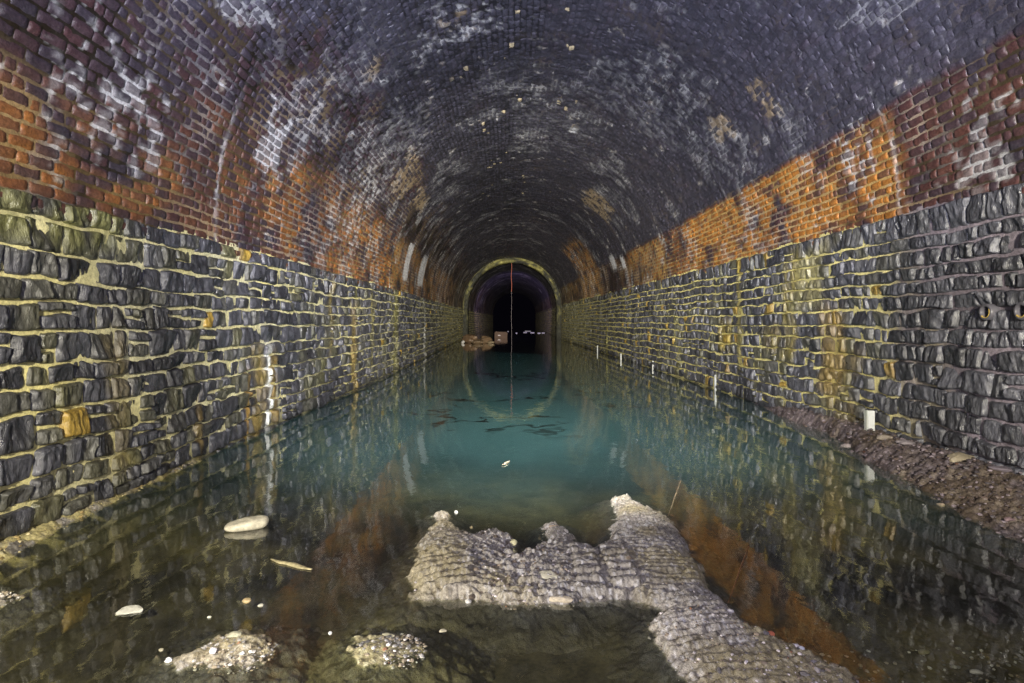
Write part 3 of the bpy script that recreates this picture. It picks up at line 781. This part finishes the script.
# floating sliver of wood, twig, leaf
def sliver(name, px0, py0, px1, py1, width, th, col, label, cat, z=.006):
    (xa, ya), (xb, yb) = px2g(px0, py0), px2g(px1, py1)
    n = 24; s = np.linspace(0, 1, n)
    prof = [(-1, 0), (-.6, .8), (0, 1), (.6, .7), (1, 0), (.6, -.8), (0, -1), (-.6, -.8)]
    d = np.array([xb - xa, yb - ya]); Ln = np.linalg.norm(d); d /= Ln; nn = np.array([-d[1], d[0]])
    V = []
    for k in range(n):
        wv = width * (np.sin(math.pi * min(1, s[k] * .9 + .03)) ** .6) * (.35 + .9 * s[k] * (1.3 - s[k])) * (1 + .35 * (vn(s[k] * 9, 1, 0, 301) - .5)) + .0015
        off = (vn(s[k] * 4, 3, 0, 303) - .5) * width
        for (a, b) in prof:
            p = np.array([xa, ya]) + d * Ln * s[k] + nn * (wv * a + off)
            V.append((p[0], p[1], z + th * b * (.4 + .6 * math.sin(math.pi * s[k])) + .003 * (vn(s[k] * 14, a * 3, 0, 305) - .5)))
    m = len(prof); V = np.array(V); cen = V.mean(0)
    Fc = [(k * m + i, k * m + (i + 1) % m, (k + 1) * m + (i + 1) % m, (k + 1) * m + i) for k in range(n - 1) for i in range(m)]
    Fc += [(0, 3, 2, 1), (0, 5, 4, 3), (0, 7, 6, 5), ((n - 1) * m, (n - 1) * m + 1, (n - 1) * m + 2, (n - 1) * m + 3), ((n - 1) * m, (n - 1) * m + 3, (n - 1) * m + 4, (n - 1) * m + 5),
           ((n - 1) * m, (n - 1) * m + 5, (n - 1) * m + 6, (n - 1) * m + 7)]
    c = np.tile(np.array(col), (len(V), 1)) * (.55 + .9 * vn(V[:, 0] * 60, V[:, 1] * 60, 0, 7))[:, None]
    o = mesh(name, V - cen, Fc, M_ROCK, col=c); o.location = cen
    return tag(o, label, cat)
sliver('wood_sliver', 271, 560, 312, 570, .030, .009, (.46, .40, .22), 'brown split sliver of wood floating on the dark water', 'wood')
sliver('dead_leaf', 502, 466, 509, 462, .022, .010, (.42, .36, .26), 'small curled brown leaf floating alone on the teal water', 'leaf', z=.012)
sliver('twig', 728, 603, 749, 545, .005, .004, (.30, .15, .07), 'thin reddish twig lying in the water beside the mud bank', 'twig', z=.002)
sliver('twig', 668, 516, 681, 480, .005, .004, (.30, .22, .13), 'thin brown twig in the water off the wide end of the mud bank', 'twig', z=.002)

# ------------------------------------------------------------------ marker posts along the wall
M_POST = plain('weathered_white_post', (.42, .43, .42), .6, 0, .25, 30)
M_POSTD = plain('post_cap_edge', (.30, .31, .28), .6, 0, .3, 60)
def box_bm(sx, sy, z0, z1, bev):
    import bmesh
    bm = bmesh.new(); bmesh.ops.create_cube(bm, size=1)
    for v in bm.verts: v.co = ((v.co.x) * sx, v.co.y * sy, z0 + (v.co.z + .5) * (z1 - z0))
    bmesh.ops.bevel(bm, geom=bm.edges[:], offset=bev, segments=2, affect='EDGES')
    return bm
def bmobj(name, bm, mat, parent=None):
    me = bpy.data.meshes.new(name); bm.to_mesh(me); bm.free(); me.materials.append(mat)
    o = bpy.data.objects.new(name, me); C.objects.link(o)
    if parent: o.parent = parent
    return o
posts = [(870, 437, .085, .33, .10, 'square white marker post standing in the gravel bank by the wall'),
         (715.5, 390, .050, .34, 0, 'round-topped white post in the water, first beyond the gravel bank'),
         (653, 369, .055, .26, 0, 'white post in the water, second beyond the gravel bank'),
         (621, 360, .055, .25, 0, 'short white post far along the wall, third beyond the gravel bank'),
         (597.5, 352, .055, .32, 0, 'slim pale post far along the wall, fourth beyond the gravel bank')]
for i, (px, py, w, h, z0, lab) in enumerate(posts):
    x, y = px2g(px, py, z0)
    if x > XR - .07: x = XR - .07; y = F * x / (px - VX)
    e = bpy.data.objects.new('marker_post', None); C.objects.link(e); e.location = (x, y, z0)
    if i == 0:
        bmobj('post', box_bm(w, w * .8, -.15, h, .006), M_POST, e); bmobj('side_batten', box_bm(.014, w * .7, -.12, h + .006, .003), M_POSTD, e).location.x = -w / 2 - .008
    else:
        import bmesh
        bm = bmesh.new()
        lz = -.6; rings = [(w / 2, lz), (w / 2, h * .90), (w / 2 * .92, h * .96), (w / 2 * .6, h), (.001, h + .004)]
        vs = [[bm.verts.new((r * math.cos(a * math.pi / 8), r * math.sin(a * math.pi / 8), z)) for a in range(16)] for r, z in rings]
        for a_, b_ in zip(vs[:-1], vs[1:]):
            for k in range(16): bm.faces.new((a_[k], a_[(k + 1) % 16], b_[(k + 1) % 16], b_[k]))
        for f in bm.faces: f.smooth = True
        bmobj('post', bm, M_POST, e)
        bm = bmesh.new(); bmesh.ops.create_cone(bm, segments=20, radius1=w / 2 + .006, radius2=w / 2 + .006, depth=.02, cap_ends=True)
        c = bmobj('collar', bm, M_POSTD, e); c.location.z = h * .86
    tag(e, lab, 'post', 'white marker posts along the wall')

# ------------------------------------------------------------------ clay drain pipes in the wall
M_CLAY = plain('clay_pipe', (.075, .072, .085), .35, 0, .3, 40); M_LITRIM = plain('painted_lit_rim', (.40, .28, .06), .35, 0, .25, 50); M_DARK = plain('pipe_bore', (.015, .013, .015), .6)
def drain(px, py, label):
    D = F * (XR - .03) / (px - VX); z = EYE + (VY - py) * D / F
    e = bpy.data.objects.new('drain_pipe', None); C.objects.link(e); e.location = (XR - .02, D, z)
    def ring(r_in, r_out, x0, x1, a0=0, a1=2 * math.pi, n=32):
        V, Fc = [], []
        full = abs(a1 - a0 - 2 * math.pi) < 1e-6
        for k in range(n + (0 if full else 1)):
            a = a0 + (a1 - a0) * k / n
            for (r, x) in ((r_out, x1), (r_out, x0), (r_out - .005, x0 - .006), (r_in + .004, x0 - .006), (r_in, x0), (r_in, x1)):
                V.append((x, r * math.cos(a), r * math.sin(a)))
        m = 6; K = n
        for k in range(K):
            k2 = (k + 1) % n if full else k + 1
            for i in range(m): Fc.append((k * m + i, k * m + (i + 1) % m, k2 * m + (i + 1) % m, k2 * m + i))
        return V, Fc
    V, Fc = ring(.050, .078, -.055, .14); mesh('pipe', V, Fc, M_CLAY, e)
    V, Fc = ring(.050, .060, -.058, -.02, math.radians(150), math.radians(320), 20); o = mesh('rim', V, Fc, M_LITRIM, e); o['label'] = 'lower rim with yellow light painted on'  # ochre crescent paints the yellow light caught by the lower rim
    V, Fc = ring(.001, .052, .02, .05); mesh('bore', V, Fc, M_DARK, e)
    tag(e, label, 'drain pipe', 'drain pipes in the side wall')
drain(990, 312, 'round clay drain pipe with a painted yellow-lit lower rim set in the stone wall')
drain(1026, 311, 'round clay drain pipe in the stone wall cut by the picture edge')

# ------------------------------------------------------------------ hanging cable, far rubble
def tube(name, pts, r, mat, parent=None, seg=10):
    V, Fc = [], []
    for (x, y, z) in pts:
        for k in range(seg): a = k * 2 * math.pi / seg; V.append((x + r * math.cos(a), y + r * math.sin(a), z))
    for j in range(len(pts) - 1):
        for k in range(seg): Fc.append((j * seg + k, j * seg + (k + 1) % seg, (j + 1) * seg + (k + 1) % seg, (j + 1) * seg + k))
    return mesh(name, V, Fc, mat, parent)
M_RED = plain('red_cable', (.42, .10, .06), .5, 0, .1, 10); M_PALE = plain('pale_cord', (.26, .22, .24), .5, 0, .1, 10)
DC = 48.8; xc = (511.5 - VX) * DC / F
e = bpy.data.objects.new('hanging_cable', None); C.objects.link(e); e.location = (xc, DC, 0)
tube('cable', [(0.02 * math.sin(k * .7), 0, 6.26 - k * .17) for k in range(15)], .014, M_RED, e)['label'] = 'red upper length'
tube('cord', [(0.015 * math.sin(k * .5), 0, 3.9 - k * .22) for k in range(20)], .007, M_PALE, e)['label'] = 'pale lower length'
tag(e, 'thin red cable hanging from the crown of the vault down to the water', 'cable')

def far_rock(px, py, wpx, hpx, col, label, seed, D, name='rock', group=None):
    x = (px - VX) * D / F; w = wpx * D / F / 2; h = hpx * D / F
    v, f = rock_data(seed + 50, 3, .55, 2.6)
    cc = np.tile(np.array(col), (len(v), 1)) * (.6 + .8 * vn(v[:, 0] * 3, v[:, 1] * 3, v[:, 2] * 3, 9))[:, None]
    o = mesh(name, v, f, M_ROCK, col=cc, smooth=False); o.scale = (w, w * .8, h * .62); o.location = (x, D, h * .40)
    return tag(o, label, 'rock', group)
far_rock(471, 341, 19, 8.5, (.065, .04, .022), 'rounded brown boulder heaped at the foot of the left rib', 1, 40.5)
far_rock(485, 341, 16, 7.5, (.07, .045, .025), 'brown boulder leaning on the heap beside its bigger neighbour', 2, 40.0)
far_rock(478, 343, 15, 4.5, (.06, .04, .022), 'low tan rock at the front of the boulder heap', 3, 38.9)
far_rock(491, 343, 8, 3.5, (.08, .06, .035), 'small tan rock at the tail of the boulder heap', 4, 39.2)
far_rock(463, 343, 4, 3.2, (.2, .19, .18), 'small grey stone between the boulder heap and the wall', 5, 39.5)
def brick_lump():
    D = 53; x = (501 - VX) * D / F
    e = bpy.data.objects.new('masonry_lump', None); C.objects.link(e); e.location = (x, D, 0)
    bm = box_bm(1.12, .7, -.35, .50, .07)
    import bmesh
    bmesh.ops.subdivide_edges(bm, edges=bm.edges[:], cuts=4, use_grid_fill=True)
    for v in bm.verts:
        q = float(fbm(v.co.x * 3, v.co.y * 3, v.co.z * 3, 401)) - .5; v.co *= 1 + .16 * q
    bmobj('block', bm, plain('brick_rubble', (.05, .026, .017), .8, 0, .5, 6), e)
    for k, (a, b) in enumerate(((-.15, .10),)):
        o = bmobj('lime_crust', box_bm(.22, .05, -.035, .035, .015), M_PALE, e); o.location = (a, -.36, b + .1)
    tag(e, 'square lump of reddish masonry in the water beyond the boulder heap', 'masonry')
brick_lump()
M_DEB = plain('pale_debris', (.20, .20, .22), .6, 0, .2, 8)
for k, (px, w, D) in enumerate(((516.5, 1.6, 70), (525, 3.5, 74), (532.5, 4, 72), (539, 3, 70), (543, 3, 71), (528, 6, 82), (508, 1.4, 80))):
    o = bmobj('broken_board', box_bm(w * D / F, .3, -.05, .07, .02), M_DEB)
    o.location = ((px - VX) * D / F, D, .0); o.rotation_euler.z = .2 * math.sin(k * 2.1)
    tag(o, 'pale broken board lying in a broken row across the dark water far in', 'board', 'pale boards far in the tunnel')

# ------------------------------------------------------------------ lights: the photographer's torches plus added unseen spots, all shining into the tunnel
def spot(name, loc, tgt, W, half, blend, col, r=.06):
    l = bpy.data.lights.new(name, 'SPOT'); l.energy = W; l.color = col; l.spot_size = math.radians(half * 2); l.spot_blend = blend; l.shadow_soft_size = r
    o = bpy.data.objects.new(name, l); C.objects.link(o); o.location = loc
    import mathutils
    d = mathutils.Vector(tgt) - mathutils.Vector(loc)
    o.rotation_euler = d.to_track_quat('-Z', 'Y').to_euler()
WARM, NEUT, COOL = (1, .93, .76), (1, .97, .95), (.80, .77, 1.0)
spot('unseen_spot', (.6, -.8, 2.2), (.5, 10, .9), 330, 74, .9, COOL, .1)
spot('unseen_spot', (-1.3, -.6, 2.3), (-3.6, 6.2, .9), 2100, 34, 1, WARM)
spot('unseen_spot', (2.0, -.6, 2.4), (4.5, 9.8, 1.5), 4200, 27, 1, WARM)
spot('unseen_spot', (.3, 0, 2.1), (0, 25, 2.5), 30000, 21, 1, WARM)
spot('unseen_spot', (.3, 0, 2.1), (-.2, 48, 3.0), 105000, 9, 1, WARM)
spot('unseen_spot', (.3, 2, 3.4), (.1, 14, 0), 5000, 42, 1, NEUT, .15)  # added unseen lamp ahead of the camera, brightens the teal water
spot('unseen_spot', (-1.7, .9, .8), (.3, 3.9, 0), 380, 36, 1, (1, .95, .88), .03)
spot('unseen_spot', (.3, -1, 1.6), (.2, 14, 9), 9500, 40, 1, (.82, .84, 1), .1)
spot('unseen_spot', (-.3, 51, 1.8), (-.3, 75, 3.2), 10000, 24, 1, (.60, .42, 1), .1)  # added unseen purple lamp past the rib, lifts the far bore out of black

w = bpy.data.worlds.new('World'); bpy.context.scene.world = w; w.use_nodes = True
w.node_tree.nodes['Background'].inputs[0].default_value = (.0012, .001, .002, 1); w.node_tree.nodes['Background'].inputs[1].default_value = 1

# ------------------------------------------------------------------ camera
cam = bpy.data.cameras.new('camera'); co = bpy.data.objects.new('camera', cam); C.objects.link(co)
cam.sensor_width = 36; cam.lens = F / 1024 * 36; cam.shift_x = -4 / 1024; cam.shift_y = -21.5 / 1024; cam.clip_end = 500; cam.clip_start = .05
co.location = (0, 0, EYE); co.rotation_euler = (math.pi / 2, 0, 0)
sc = bpy.context.scene
sc.camera = co
sc.view_settings.view_transform = 'Standard'; sc.view_settings.look = 'None'; sc.view_settings.gamma = 1; sc.view_settings.exposure = .2
sc.view_settings.use_curve_mapping = False
sc.cycles.max_bounces = 8; sc.cycles.transparent_max_bounces = 8
sc.cycles.use_denoising = True; sc.cycles.denoising_input_passes = 'RGB_ALBEDO_NORMAL'; sc.cycles.denoising_prefilter = 'NONE'
